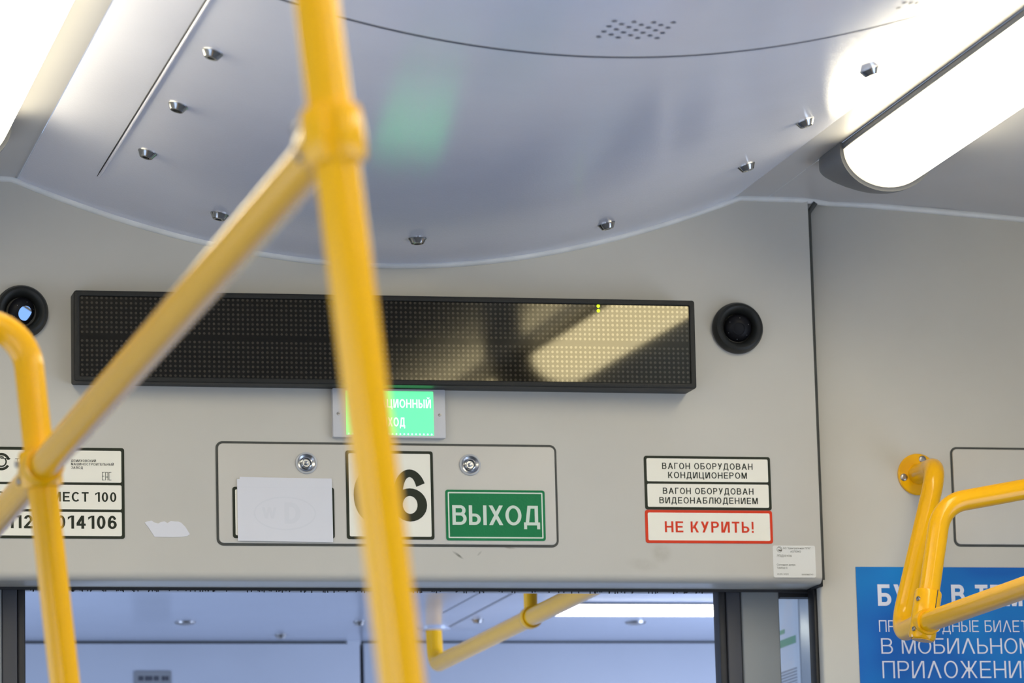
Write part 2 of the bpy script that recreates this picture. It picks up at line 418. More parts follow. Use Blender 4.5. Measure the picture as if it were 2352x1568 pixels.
    if c == '2': w = 0.60; return w, ring(0, w, 0.38, 1.01, -25, 172) + [H(0, w, 0), [(0, th*0.8), (t*1.2, th*0.8), (w*0.97, 0.60), (w*0.97-t*1.0, 0.60)]]
    if c == '4': w = 0.64; return w, [V(w-t-0.11), H(0, w, 0.22), [(0, 0.22), (0, 0.22+th*1.25), (w-t-0.11, 1), (w-0.11, 1), (w-t*0.9, 0.96), (t*0.9, 0.22)]]
    if c == '6': w = 0.62; return w, ring(0, w, -0.01, 0.64) + arc_poly(w/2, 0.50, w/2, 0.51, t, th, 28, 180, 20) + [V(0, 0.30, 0.52)]
    if c == '-': w = 0.34; return w, [H(0, w, 0.33)]
    if c == '!': w = t*1.1; return w, [R(0.02, t, 0.30, 1), R(0.02, t, 0, t)]
    if c == 'W': w = 1.0; return w, [D(0.2, 0, 0, 1), D(0.2, 0, w/2-td/2, 1), D(w-0.2-td, 0, w/2-td/2, 1), D(w-0.2-td, 0, w-td, 1)]
    if c == 'D': w = 0.8; return w, [V(0)] + bowl(0, w, 0, 1)
    raise KeyError(c)
def text_width(s, t, gap): return sum(glyph(c, t)[0] for c in s) + gap*(len(s)-1)
def write(mb, s, x0, x1, z0, z1, y, t=0.16, gap=0.17):
    k = (x1-x0) / text_width(s, t, gap); h = z1-z0; x = x0
    for c in s:
        w, P = glyph(c, t)
        for i, p in enumerate(P): mb.poly([(x + px*k, z0 + pz*h) for px, pz in p], y - i*6e-6)
        x += (w+gap)*k
def write_anchor(mb, s, x0, head, xs, z0, z1, y, t=0.16, gap=0.17):
    """text starting at x0 whose part after `head` starts at xs"""
    k = (xs-x0) / (text_width(head, t, gap) + gap)
    write(mb, s, x0, x0 + k*text_width(s, t, gap), z0, z1, y, t, gap)
def font_text(mb, s, x0, x1, z0, z1, y):
    """tiny print: stock typeface fitted to a box (cap height z0..z1)"""
    c = bpy.data.curves.new('print', 'FONT'); c.body = s; c.resolution_u = 2
    o = bpy.data.objects.new('print', c); COL.objects.link(o)
    dg = bpy.context.evaluated_depsgraph_get()
    me = bpy.data.meshes.new_from_object(o.evaluated_get(dg))
    vs = [v.co.copy() for v in me.vertices]
    a = min(v.x for v in vs); b = max(v.x for v in vs); k = (x1-x0)/(b-a); h = (z1-z0)/0.72
    mb.add([(x0 + (v.x-a)*k, y, z0 + v.y*h) for v in vs], [tuple(p.vertices) for p in me.polygons])
    bpy.data.objects.remove(o); bpy.data.curves.remove(c); bpy.data.meshes.remove(me)

# ================================================================== THE CARRIAGE SHELL
YB = -7.6                                   # rear end of the carriage part that is built
def duct_z(x): return 2.4205 + 0.3722*x*x - 0.052*x**4
DX = 0.588
CZ = 2.547                                  # flat strips beside the duct

# end wall above the door (header box), with rounded lower edge
mb = MB()
prof = []                                   # (y,z) section
for k in range(7):
    a = math.radians(180 + 90*k/6); prof.append((0.014 + 0.014*math.cos(a), 1.922 + 0.014*math.sin(a)))
sec = prof + [(0.086, 1.908), (0.086, 2.62), (0.0, 2.62)]
k = len(sec); XL, XR = -0.7165, 0.7165
mb.add([(XL, y, z) for y, z in sec] + [(XR, y, z) for y, z in sec],
       [tuple(range(k)), tuple(reversed(range(k, 2*k)))] + [((i+1) % k, i, i+k, (i+1) % k+k) for i in range(k)])
wall_front = structure(mb.build('wall_front', M['wall'], bevel=0.0)); wall_front['label'] = 'beige end wall panel above the doorway'
mb = MB(); mb.box(0.7225, 1.70, 0.03, 0.055, 0.0, 2.62)
structure(mb.build('wall_front_right', M['wall'], bevel=0.004))
mb = MB(); mb.box(-1.70, -0.7225, 0.03, 0.055, 0.0, 2.62)
structure(mb.build('wall_front_left', M['wall'], bevel=0.004))
# dark joint and its rubber cord on the right of the header
mb = MB()
mb.sweep(fillet([(0.7205, 0.012, 1.915), (0.7205, 0.010, 2.525), (0.7315, 0.004, 2.541)], 0.012), 0.0040, 10)
structure(mb.build('trim_1', M['gasket']))
mb = MB(); mb.lathe([(0, -0.006), (0.004, -0.005), (0.0062, 0.0), (0.004, 0.005), (0, 0.006)], (0.7335, 0.016, 2.5435), (0, 1, 0.2), 12)
structure(mb.build('trim_2', M['oldseal']))
mb = MB(); mb.box(0.7155, 0.7235, 0.02, 0.06, 1.905, 2.62)
structure(mb.build('trim_3', M['dark'], smooth=False))
# sealant bead where ceiling meets the end wall
P = [(-0.70, -0.001, CZ-0.002), (-0.60, -0.001, CZ-0.002)]
P += [(x, -0.001, duct_z(x) - 0.002) for x in [DX*(-1 + i/24) for i in range(49)]]
P += [(0.60, -0.001, CZ-0.002), (0.70, -0.001, CZ-0.002), (0.735, 0.012, CZ-0.002), (0.76, 0.026, CZ-0.001), (0.83, 0.028, CZ-0.002), (1.10, 0.028, 2.528), (1.5, 0.028, 2.475)]
mb = MB(); mb.sweep(P, 0.0058, 10)
structure(mb.build('trim_4', M['bead']))

# ceiling: an Empty with its panels, bolts and perforations
ceiling = thing('ceiling', (0, 0, 2.55), 'pale glossy ceiling with a bulging middle panel', None, None, 'structure')
xs = [DX*(-1 + i/30) for i in range(61)]
mb = MB(); mb.strip([(x, duct_z(x)) for x in xs], 0.0, -1.3460); mb.strip([(x, duct_z(x)+0.0008) for x in xs], 0.0, -1.3460)
mb.build('end_panel', M['ceil'], ceiling)
mb = MB(); mb.strip([(x, duct_z(x)) for x in xs], -1.3540, YB)
mb.build('duct_panel', M['ceil'], ceiling)
mb = MB(); mb.strip([(x, duct_z(x)+0.0015) for x in xs], -1.335, -1.365)
mb.build('panel_gap', M['dark'], ceiling)
for s in (-1, 1):
    mb = MB()
    mb.strip(sorted([(s*(DX), CZ-0.001), (s*0.612, CZ), (s*0.648, CZ)]), 0.03, YB)
    mb.strip(sorted([(s*0.6488, CZ), (s*0.83, CZ)]), 0.03, YB)
    mb.strip(sorted([(s*0.6475, CZ+0.003), (s*0.6495, CZ+0.003)]), 0.03, YB)
    mb.build('side_strip', M['strip'], ceiling)
    mb = MB()
    pr = sorted([(s*x, z) for x, z in ((0.83, CZ), (0.95, 2.5425), (1.10, 2.530), (1.30, 2.507), (1.50, 2.47), (1.70, 2.40))])
    mb.strip(pr, 0.03, YB); mb.build('outer_panel', M['strip'], ceiling)
# long cover joint on the left flank of the end panel
mb = MB(); mb.sweep([(-0.486, y, duct_z(-0.486)-0.0006) for y in (-0.20, -0.24, -0.8, -1.346)], [0.0006, 0.0021, 0.0024, 0.0024], 8)
mb.build('cover_joint', M['ceil'], ceiling)
mb = MB(); mb.sweep([(-0.4895, y, duct_z(-0.4895)-0.0002) for y in (-0.20, -0.24, -0.8, -1.346)], [0.0004, 0.0010, 0.0012, 0.0012], 6)
mb.build('joint_shadow_gap', M['dark'], ceiling)

def duct_normal(x):
    d = 2*0.3722*x - 4*0.052*x**3
    return Vector((d, 0, -1)).normalized()
def bolt_mesh(mb, x, y, z, nrm, s=1.0):
    c = Vector((x, y, z))
    mb.lathe([(0.0145*s, -0.001), (0.0145*s, 0.0012*s), (0.0135*s, 0.0022*s), (0.0098*s, 0.0088*s), (0.0086*s, 0.0094*s), (0.0052*s, 0.0094*s), (0.0050*s, 0.0045*s), (0, 0.0045*s)], c, nrm, 28)
BOLTS = [(-0.446, -1.033), (-0.446, -0.730), (-0.446, -0.434), (-0.299, -0.196), (0.011, -0.204), (0.327, -0.166), (0.492, -0.395), (0.496, -0.685), (0.493, -1.001)]
proto = None
for x, y in BOLTS:
    n = duct_normal(x)
    if proto is None:
        mb = MB(); bolt_mesh(mb, 0, 0, 0, Vector((0, 0, -1)))
        proto = mb.build('bolt', M['chrome'], None, ang=25); proto.parent = ceiling; o = proto
        mb = MB(); mb.lathe([(0.0052, 0.0046), (0.0052, 0.0050), (0, 0.0050)], (0, 0, 0), (0, 0, -1), 6)
        sp = mb.build('hex_socket', M['socket'], None); sp.parent = proto; sockp = sp
    else:
        o = proto.copy(); COL.objects.link(o); o.parent = ceiling
        c = sockp.copy(); COL.objects.link(c); c.parent = o
    o.location = Vector((x, y, duct_z(x))) - Vector((0, 0, 2.55))
    o.rotation_euler = Vector((0, 0, -1)).rotation_difference(n).to_euler()
# loudspeaker perforations in the main duct panel
for cx in (-0.385, 0.018, 0.420):
    mb = MB()
    for i in range(7):
        for j in range(4):
            yy = -1.452 - 0.026*j - (0.013 if i % 2 else 0)
            if i % 2 and j == 3: continue
            x = cx + (i-3)*0.0128
            mb.lathe([(0.0036, 0.0006), (0, 0.0006)], (x, yy, duct_z(x)), duct_normal(x), 12)
    mb.build('speaker_perforation', M['holes'], ceiling)

# floor, rear wall, side walls with window openings
mb = MB(); mb.box(-1.70, 1.70, YB, 2.0, -0.03, 0.0); structure(mb.build('floor', M['floor']))
mb = MB(); mb.box(-1.70, 1.70, YB-0.05, YB, 0, 2.6); structure(mb.build('wall_back', M['backwall']))
WIN = [(-2.2, -0.75), (-4.1, -2.6), (-6.0, -4.5)]
for s, nm in ((-1, 'wall_left'), (1, 'wall_right')):
    mb = MB(); X0, X1 = sorted((s*1.65, s*1.71))
    mb.box(X0, X1, YB, 0.03, 0, 0.90); mb.box(X0, X1, YB, 0.03, 1.75, 2.45)
    ys = [YB] + [v for w in reversed(WIN) for v in w] + [0.03]
    for a, b in zip(ys[::2], ys[1::2]): mb.box(X0, X1, a, b, 0.90, 1.75)
    structure(mb.build(nm, M['sidewall']))

# ------------------------------------------------------------------ doorway
def leaf(name, s):
    """sliding door leaf; s=+1 right of the opening, -1 left"""
    d = thing(name, (s*0.9, 0.115, 0), None, None, None, 'structure')
    def bx(nm, a, b, y0, y1, z0, z1, m, bev=0.0):
        mb = MB(); x0, x1 = sorted((s*a, s*b)); mb.box(x0, x1, y0, y1, z0, z1); return mb.build(nm, m, d, bevel=bev)
    bx('edge_seal', 0.567, 0.580, 0.094, 0.128, 0.02, 1.97, M['rubber'], 0.004)
    bx('edge_seal', 0.580, 0.605, 0.092, 0.132, 0.02, 1.97, M['rail'], 0.003)
    bx('stile', 0.605, 0.669, 0.088, 0.132, 0.02, 1.97, M['stile'], 0.003)
    bx('top_rail', 0.669, 1.19, 0.096, 0.130, 1.903, 1.97, M['rail'], 0.002)
    bx('bottom_rail', 0.669, 1.19, 0.096, 0.130, 0.02, 0.75, M['stile'], 0.002)
    bx('rear_stile', 1.15, 1.22, 0.092, 0.132, 0.02, 1.97, M['stile'], 0.002)
    mb = MB(); x0, x1 = sorted((s*0.664, s*1.155)); mb.rring(x0, x1, 0.745, 1.904, 0.012, 0.007, 0.098, 0.126)
    mb.build('glazing_gasket', M['rubber'], d)
    bx('pane', 0.668, 1.152, 0.110, 0.115, 0.749, 1.900, M['glass'])
    return d
leaf('door_1', -1); leaf('door_2', 1)
# jamb brush seals beside the right and left wall panels, brush over the doors
for i, s in ((5, 1), (6, -1)):
    mb = MB(); x0, x1 = sorted((s*0.718, s*0.728)); mb.box(x0, x1, 0.056, 0.088, 0, 1.9075)
    structure(mb.build('trim_%d' % i, M['rubber'], bevel=0.002))
mb = MB(); mb.box(-0.72, 0.72, 0.0862, 0.0878, 1.9035, 1.95)
for k in range(150):
    x = random.uniform(-0.56, 0.56); h = random.uniform(0.0008, 0.0035)
    mb.box(x-0.0009, x+0.0009, 0.0864, 0.0876, 1.9035-h, 1.9036)
structure(mb.build('trim_7', M['rubber'], smooth=False))

# ------------------------------------------------------------------ vestibule beyond the door
VZ = 2.02
vc = thing('ceiling_vestibule', (0.2, 1.0, VZ), 'glossy vestibule ceiling seen through the doorway', None, None, 'structure')
mb = MB(); mb.box(-1.14, 1.60, 0.135, 1.85, VZ, VZ+0.03); mb.build('panel', M['vceil'], vc, smooth=False)
for x, r in ((0.452, 0.0028), (0.388, 0.0015)):
    mb = MB(); mb.box(x-r, x+r, 0.2, 1.62 if r > 0.002 else 1.36, VZ-0.0006, VZ+0.001); mb.build('seam', M['vgap'], vc, smooth=False)
for x, y, s in ((0.138, 1.735, 0.85), (0.253, 1.509, 0.85), (0.481, 1.469, 0.8), (1.03, 1.66, 0.8)):
    mb = MB(); bolt_mesh(mb, x, y, VZ, Vector((0, 0, -1)), s); mb.build('bolt', M['steel'], vc, ang=25)
for x, y in ((-0.088, 1.52), (0.811, 1.508)):
    mb = MB(); mb.lathe([(0.021, 0), (0.019, 0.0035), (0.008, 0.006), (0, 0.0065)], (x, y, VZ), (0, 0, -1), 24); mb.build('cap', M['steel'], vc)
mb = MB(); mb.box(-0.72, 0.72, 0.15, 0.168, 1.9100, VZ)
structure(mb.build('trim_8', M['vwall'], bevel=0.002))
vw = thing('wall_vestibule_far', (0, 1.87, 0), None, None, None, 'structure')
mb = MB(); mb.box(-1.20, 0.322, 1.85, 1.90, 0, 2.0150); mb.build('left_panel', M['vwall'], vw, bevel=0.002)
mb = MB(); mb.box(0.3305, 1.60, 1.85, 1.90, 0, 2.0165); mb.build('right_panel', M['vwall'], vw, bevel=0.002)
mb = MB(); mb.box(-1.20, 1.60, 1.885, 1.92, 0, 2.05); mb.build('backing', M['vgap'], vw, smooth=False)
mb = MB(); mb.box(0.296, 0.3235, 1.849, 1.88, 2.0125, 2.021); mb.build('joint_cover', M['vwall'], vw, smooth=False)
for nm, X, ya, yb in (('wall_vestibule_left', -1.17, 0.50, 1.35), ('wall_vestibule_right', 1.60, 0.50, 1.35)):
    mb = MB(); x0, x1 = X-0.03, X+0.03
    mb.box(x0, x1, 0.13, 1.86, 0, 0.85); mb.box(x0, x1, 0.13, 1.86, 1.85, 2.05); mb.box(x0, x1, 0.13, ya, 0.85, 1.85); mb.box(x0, x1, yb, 1.86, 0.85, 1.85)
    structure(mb.build(nm, M['vwall'], smooth=False))
mb = MB(); mb.box(0.90, 0.94, 0.136, 0.98, 0, VZ)
structure(mb.build('wall_vestibule_partition', M['vwall'], bevel=0.004))

# ================================================================== THINGS ON THE END WALL
# ---- information display
disp = thing('information_display', (-0.003, 0.0, 2.288), 'long black dot matrix display board under the bulging ceiling', 'display')
mb = MB()
x0, x1, z0, z1 = -0.505, 0.499, 2.216, 2.360
mb.rring(x0, x1, z0, z1, 0.004, 0.0088, -0.050, 0.014, 3)
mb.build('frame', M['frame'], disp, bevel=0.0016)
mb = MB(); mb.box(x0+0.004, x1-0.004, -0.030, 0.014, z0+0.004, z1-0.004); mb.build('housing', M['black'], disp)
mb = MB(); mb.box(x0+0.0086, x1-0.0086, -0.0465, -0.040, z0+0.0086, z1-0.0086)
scr = mb.build('screen', M['screen'], disp, smooth=False)
P_ = 0.0077
for row in (7, 6):
    zc = 2.288 + 0.0031 + (row + 0.5)*P_; xc = -0.003 - 0.4928 + (P_*(108 + 0.5)) 
    mb = MB(); mb.lathe([(0.0027, 0), (0.0027, 0.0005), (0, 0.0007)], (xc, -0.0466, zc), (0, -1, 0), 16)
    tag(mb.build('lit_diode', M['led'], disp), 'glowing yellow-green diode')
disp.rotation_euler = (math.radians(1.4), 0, math.radians(-1.0)); disp.location.y = -0.002

# ---- round black cameras either side of the display
def round_camera(x, z, label, aim):
    t = thing('wall_camera', (x, 0, z), label, 'camera', 'round cameras beside the display')
    mb = MB()
    mb.lathe([(0.0400, 0.001), (0.0425, -0.003), (0.0420, -0.010), (0.0385, -0.0185), (0.0345, -0.0205), (0.0315, -0.0195), (0.0275, -0.0150), (0.0250, -0.0060), (0.0235, -0.003), (0, -0.003)], (x, 0, z), (0, 1, 0), 48)
    mb.build('bezel', M['black'], t)
    n = Vector(aim).normalized(); c = Vector((x, -0.0045, z))
    mb = MB(); mb.lathe([(0.0232, -0.001), (0.0225, 0.004), (0.0190, 0.0085), (0.0120, 0.0115), (0.0100, 0.0120), (0.0095, 0.0112), (0, 0.0112)], c, n, 40)
    b = mb.build('eyeball', M['blacklens'], t)
    mb = MB(); mb.lathe([(0.0118 if x < 0 else 0.007, 0.0122), (0, 0.0126)], c, n, 32)
    mb.build('lens', M['coated'] if x < 0 else M['blacklens'], b)
    for k in range(6):
        a = 2*PI*k/6 + 0.4; u = n.cross(Vector((0, 0, 1))).normalized(); w = n.cross(u)
        mb = MB(); mb.lathe([(0.0008, 0.0088), (0, 0.0094)], c + (u*math.cos(a) + w*math.sin(a))*0.0175, n, 8); mb.build('infrared_diode', M['steel'], b)
    return t
lens_pos = Vector((-0.575, -0.015, 2.326)); cam_pos = Vector((-1.3381, -6.3760, 1.10))
wdir = (Vector((1.68, -1.5, 1.33)) - lens_pos).normalized(); cdir = (cam_pos - lens_pos).normalized()
round_camera(-0.5835, 2.330, 'round black camera left of the display, pale blue lens glint', (wdir + cdir))
round_camera(0.5865, 2.3255, 'round black camera right of the display, dark lens', (-0.10, -1, -0.25))

# ---- backlit emergency exit sign
t = thing('emergency_exit_sign', (0.0015, 0, 2.1755), 'backlit green emergency exit sign in a white box under the display', 'sign')
mb = MB(); mb.rplate(-0.0905, 0.0930, 2.1365, 2.2155, 0.002, -0.012, 0.0, 3); mb.build('box', M['signbox'], t, bevel=0.0012)
mb = MB(); mb.rplate(-0.0690, 0.0730, 2.1405, 2.2115, 0.001, -0.0128, -0.0115, 2); f = mb.build('light_face', M['exitface'], t, smooth=False)
mb = MB(); write(mb, 'ЭВАКУАЦИОННЫЙ', -0.0640, 0.0690, 2.1848, 2.1985, -0.0131, 0.17, 0.15)
write(mb, 'ВЫХОД', -0.0220, 0.0262, 2.1545, 2.1690, -0.0131, 0.18, 0.15); mb.build('lettering', M['exittext'], f, smooth=False)
mb = MB()
for k in range(22): mb.lathe([(0.0016, 0.0), (0, 0.0002)], (-0.065 + k*0.0064, -0.0129, 2.1422), (0, -1, 0), 10)
mb.build('bright_spots', M['exitspot'], f, smooth=False)
for x in (-0.0815, 0.0835):
    mb = MB(); mb.lathe([(0.0028, 0), (0.0026, 0.0008), (0, 0.0012)], (x, -0.012, 2.174), (0, -1, 0), 16); s_ = mb.build('screw', M['steel'], t)
    mb = MB(); mb.box(x-0.002, x+0.002, -0.0135, -0.0128, 2.1737, 2.1744); mb.build('slot', M['socket'], s_)

# ---- service hatch with two locks
def hatch(name, x0, x1, z0, z1, y, label, locks=()):
    t = thing(name, ((x0+x1)/2, y, (z0+z1)/2), label, 'hatch')
    mb = MB(); mb.rring(x0, x1, z0, z1, 0.011, 0.0050, y-0.0008, y+0.001, 8); mb.build('gasket', M['gasket'], t)
    mb = MB(); mb.rplate(x0+0.0036, x1-0.0036, z0+0.0036, z1-0.0036, 0.008, y-0.0030, y+0.0005, 8); p = mb.build('panel', M['hatch'], t, bevel=0.0012)
    for (x, z, a) in locks:
        mb = MB(); mb.lathe([(0.0175, 0.0), (0.0172, 0.0022), (0.0150, 0.0030), (0.0140, 0.0022)], (x, y-0.003, z), (0, -1, 0), 36); l = mb.build('lock', M['lockring'], p)
        mb = MB(); mb.lathe([(0.0143, 0.0006), (0.0136, 0.0022), (0.0090, 0.0010), (0.0088, 0.0044), (0.0074, 0.0050), (0.0066, 0.0042), (0.0062, 0.0004), (0, 0.0004)], (x, y-0.003, z), (0, -1, 0), 36); mb.build('barrel', M['chrome'], l)
        mb = MB(); q = [(x + 0.0042*math.cos(a + k*PI/2), z + 0.0042*math.sin(a + k*PI/2)) for k in range(4)]; mb.slab(q, y-0.0068, y-0.003); mb.build('square_key_pin', M['chrome'], l, bevel=0.0004)
    return t
hatch('service_hatch', -0.2775, 0.2765, 1.9635, 2.1295, 0.0, 'wide beige hatch with two square-key locks over the doorway', ((-0.133, 2.0955, PI/4), (0.133, 2.0955, PI/4+0.35)))
hatch('service_hatch', 0.9555, 1.42, 1.973, 2.139, 0.03, 'plain beige hatch behind the right grab rail')
HY = -0.003
# plates stuck on the hatch
def framed(name, x0, x1, z0, z1, y, label, cat, ink, cells, bw=0.0042, r=0.004, face='cream'):
    t = thing(name, ((x0+x1)/2, y, (z0+z1)/2), label, cat)
    mb = MB(); mb.rplate(x0, x1, z0, z1, r, y-0.0010, y, 5); mb.build('border', ink, t, smooth=False)
    mb = MB()
    for (a, b, c, d) in cells: mb.rplate(a, b, c, d, r*0.55, y-0.0012, y-0.0008, 4)
    mb.build('face', M[face], t, smooth=False)
    return t
t = framed('number_plate', -0.0695, 0.0722, 1.9745, 2.1165, HY, 'cream coach number plate 06 with black border, behind the tall pole', 'sign', M['ink'], [(-0.0650, 0.0677, 1.9790, 2.1120)])
mb = MB(); write(mb, '06', -0.0575, 0.0612, 2.0040, 2.0860, HY-0.0014, 0.175, 0.11); mb.build('lettering', M['ink'], t, smooth=False)
t = thing('exit_sign', (0.173, HY, 2.014), 'green exit sticker lettered in white on the hatch, right of the number plate', 'sign')
mb = MB(); mb.rplate(0.0915, 0.2545, 1.9735, 2.0550, 0.004, HY-0.0010, HY, 5); mb.build('backing', M['green'], t, smooth=False)
mb = MB(); mb.rring(0.0952, 0.2508, 1.9772, 2.0513, 0.0015, 0.0021, HY-0.0013, HY-0.0009, 3); mb.build('border_line', M['greenwhite'], t, smooth=False)
mb = MB(); write(mb, 'ВЫХОД', 0.1020, 0.2455, 1.9985, 2.0300, HY-0.0014, 0.17, 0.12); mb.build('lettering', M['greenwhite'], t, smooth=False)
framed('covered_sign', -0.2520, -0.0890, 1.9752, 2.0566, HY, 'black bordered sticker hidden behind the white paper on the hatch', 'sign', M['ink'], [(-0.2478, -0.0932, 1.9794, 2.0524)])
t = thing('blank_paper', (-0.168, HY, 2.02), 'blank white paper taped over a sticker on the hatch', 'paper')
mb = MB(); mb.slab([(-0.2405, 2.0722), (-0.0930, 2.0708), (-0.0925, 1.973), (-0.2400, 1.974)], HY-0.0022, HY-0.0013); mb.build('rear_sheet', M['paper'], t, smooth=False)
mb = MB(); mb.slab([(-0.2448, 2.0685), (-0.0928, 2.0682), (-0.0922, 1.9692), (-0.2445, 1.9706)], HY-0.0030, HY-0.0023); p = mb.build('front_sheet', M['paper'], t, smooth=False)
mb = MB(); mb.slab([(-0.2447, 2.0560), (-0.0928, 2.0557), (-0.0928, 2.0551), (-0.2447, 2.0554)], HY-0.0031, HY-0.0029)
write(mb, 'W', -0.2060, -0.1820, 2.0060, 2.0240, HY-0.0031, 0.17); write(mb, 'D', -0.1700, -0.1440, 1.9980, 2.0320, HY-0.0031, 0.24)
for q in arc_poly(-0.169, 2.0145, 0.050, 0.027, 0.0025, 0.0025, 0, 360, 40): mb.poly(q, HY-0.0031)
mb.build('showthrough', M['paper_ghost'], p, smooth=False)
# vehicle data plate on the left
y = 0.0
t = framed('vehicle_sign', -0.7135, -0.4225, 1.9730, 2.1165, y, 'black bordered three-row vehicle data plate at the left, behind the bent pole', 'sign', M['ink'],
           [(-0.7090, -0.4272, 2.0615, 2.1118), (-0.7090, -0.4272, 2.0190, 2.0575), (-0.7090, -0.4272, 1.9772, 2.0150)])
yl = y - 0.0014
mb = MB()
write(mb, 'ПОСАДОЧНЫХ МЕСТ 100', -0.7040, -0.4355, 2.0311, 2.0462, yl, 0.18, 0.18)
write(mb, 'ЭП2Д-014106', -0.6210, -0.4352, 1.9886, 2.0092, yl, 0.195, 0.17)
write(mb, 'EAC', -0.4578, -0.4430, 2.0652, 2.0783, yl, 0.075, 0.10)
write(mb, 'ТРАНСМАШ', -0.5935, -0.5190, 2.0895, 2.0983, yl, 0.10, 0.16)
write(mb, 'ДЕМИХОВСКИЙ', -0.5062, -0.4672, 2.0937, 2.0975, yl, 0.162, 0.2); write(mb, 'МАШИНОСТРОИТЕЛЬНЫЙ', -0.5062, -0.4392, 2.0884, 2.0922, yl, 0.162, 0.2); write(mb, 'ЗАВОД', -0.5062, -0.4878, 2.0829, 2.0867, yl, 0.162, 0.2)
mb.build('lettering', M['ink'], t, smooth=False)
mb = MB()
for rr, w, a0, a1 in ((0.0138, 0.0040, 15, 330), (0.0085, 0.0022, 60, 400)):
    for q in arc_poly(-0.6150, 2.0930, rr, rr, w, w, a0, a1, 30): mb.poly(q, yl)
mb.poly([(-0.6165, 2.0975), (-0.6010, 2.0975), (-0.6010, 2.0985), (-0.6165, 2.0985)], yl)
mb.build('ring_emblem', M['ink'], t, smooth=False)
# equipment notice + no smoking + inventory label
t = framed('equipment_notice', 0.4220, 0.6348, 2.0262, 2.1138, y, 'black bordered two-row notice in cream, above the red bordered one', 'sign', M['ink'],
           [(0.4262, 0.6305, 2.0722, 2.1097), (0.4262, 0.6305, 2.0305, 2.0682)])
mb = MB()
write(mb, 'ВАГОН ОБОРУДОВАН', 0.4520, 0.6047, 2.0924, 2.1026, yl, 0.162, 0.2); write(mb, 'КОНДИЦИОНЕРОМ', 0.4617, 0.5946, 2.0776, 2.0878, yl, 0.162, 0.2)
write(mb, 'ВАГОН ОБОРУДОВАН', 0.4521, 0.6047, 2.0517, 2.0619, yl, 0.162, 0.2); write(mb, 'ВИДЕОНАБЛЮДЕНИЕМ', 0.4457, 0.6115, 2.0363, 2.0465, yl, 0.162, 0.2)
mb.build('lettering', M['ink'], t, smooth=False)
t = framed('no_smoking_sign', 0.4212, 0.6350, 1.9718, 2.0256, y, 'red bordered no smoking sign with red letters, left of the small label', 'sign', M['redink'], [(0.4256, 0.6306, 1.9762, 2.0212)])
mb = MB(); write(mb, 'НЕ КУРИТЬ!', 0.4535, 0.6030, 1.9893, 2.0072, yl, 0.18, 0.19); mb.build('lettering', M['redink'], t, smooth=False)
t = thing('inventory_label', (0.67, 0, 1.943), 'small white inventory label at the lower right corner of the end wall', 'label')
mb = MB(); mb.rplate(0.6340, 0.7060, 1.9168, 1.9690, 0.003, -0.0006, 0, 4); mb.build('backing', M['label'], t, smooth=False)
mb = MB()
for s_, a, b, c, d in (('АО "Центральная ППК"', 0.6513, 0.6986, 1.9632, 1.9662), ('АСПОЖО', 0.6636, 0.6814, 1.9576, 1.9606), ('ЭП2Д-014106', 0.6405, 0.6656, 1.9504, 1.9540),
                       ('Салонная дверь', 0.6399, 0.6717, 1.9362, 1.9391), ('Тамбур 2', 0.6397, 0.6574, 1.9312, 1.9341), ('10.05.2022', 0.6401, 0.6593, 1.9210, 1.9236), ('000088741', 0.6814, 0.7006, 1.9205, 1.9231)):
    font_text(mb, s_, a, b, c, d, -0.0009)
mb.build('print', M['labelink'], t, smooth=False)
mb = MB()
for q in arc_poly(0.6453, 1.9625, 0.0045, 0.0047, 0.0005, 0.0005, 0, 360, 28): mb.poly(q, -0.0009)
mb.poly([(0.6428, 1.9627), (0.6490, 1.9615), (0.6488, 1.9596), (0.6440, 1.9600)], -0.0009)
for q in arc_poly(0.6440, 1.9598, 0.0050, 0.0065, 0.0007, 0.0007, 20, 100, 10): mb.poly(q, -0.0009)
mb.build('round_emblem', M['labelink'], t, smooth=False)
# torn scrap of paper
mb = MB()
top = [(-0.3912, 1.9990), (-0.3870, 2.0010), (-0.3800, 2.0022), (-0.3765, 1.9995), (-0.3700, 1.9978), (-0.3655, 2.0000), (-0.3600, 2.0012), (-0.3552, 1.9985), (-0.3500, 2.0018), (-0.3440, 2.0012), (-0.3380, 2.0010), (-0.3335, 1.9992), (-0.3268, 1.9925), (-0.3200, 1.9812)]
bot = [(-0.3240, 1.9782), (-0.3330, 1.9768), (-0.3480, 1.9764), (-0.3640, 1.9766), (-0.3760, 1.9768), (-0.3800, 1.9830), (-0.3840, 1.9895)]
mb.slab(top + bot, -0.0009, 0.0)
tag(mb.build('torn_paper', M['paper'], smooth=False), 'torn white scrap of paper between data plate and hatch', 'paper')
# poster on the right wall panel
t = thing('poster', (1.05, 0.03, 1.70), 'blue advertising poster with white Cyrillic lettering under the right grab rail', 'poster')
mb = MB(); mb.box(0.7835, 1.38, 0.0285, 0.03, 1.35, 1.9386); mb.build('sheet', M['poster'], t, smooth=False)
mb = MB(); yp = 0.0281
write_anchor(mb, 'БУДЬ В ТЕМЕ', 0.8192, 'БУДЬ ', 0.9462, 1.8746, 1.9098, yp, 0.20, 0.14)
write_anchor(mb, 'ПРИГОРОДНЫЕ БИΛЕТЫ', 0.8193, 'ПРИГОРОДНЫЕ ', 1.0019, 1.8318, 1.8508, yp, 0.098, 0.17)
write(mb, 'В МОБИΛЬНОМ', 0.8216, 1.0850, 1.7960, 1.8214, yp, 0.098, 0.15)
write(mb, 'ПРИΛОЖЕНИИ', 0.8221, 1.0880, 1.7560, 1.7842, yp, 0.098, 0.17)
mb.build('lettering', M['posterwhite'], t, smooth=False)

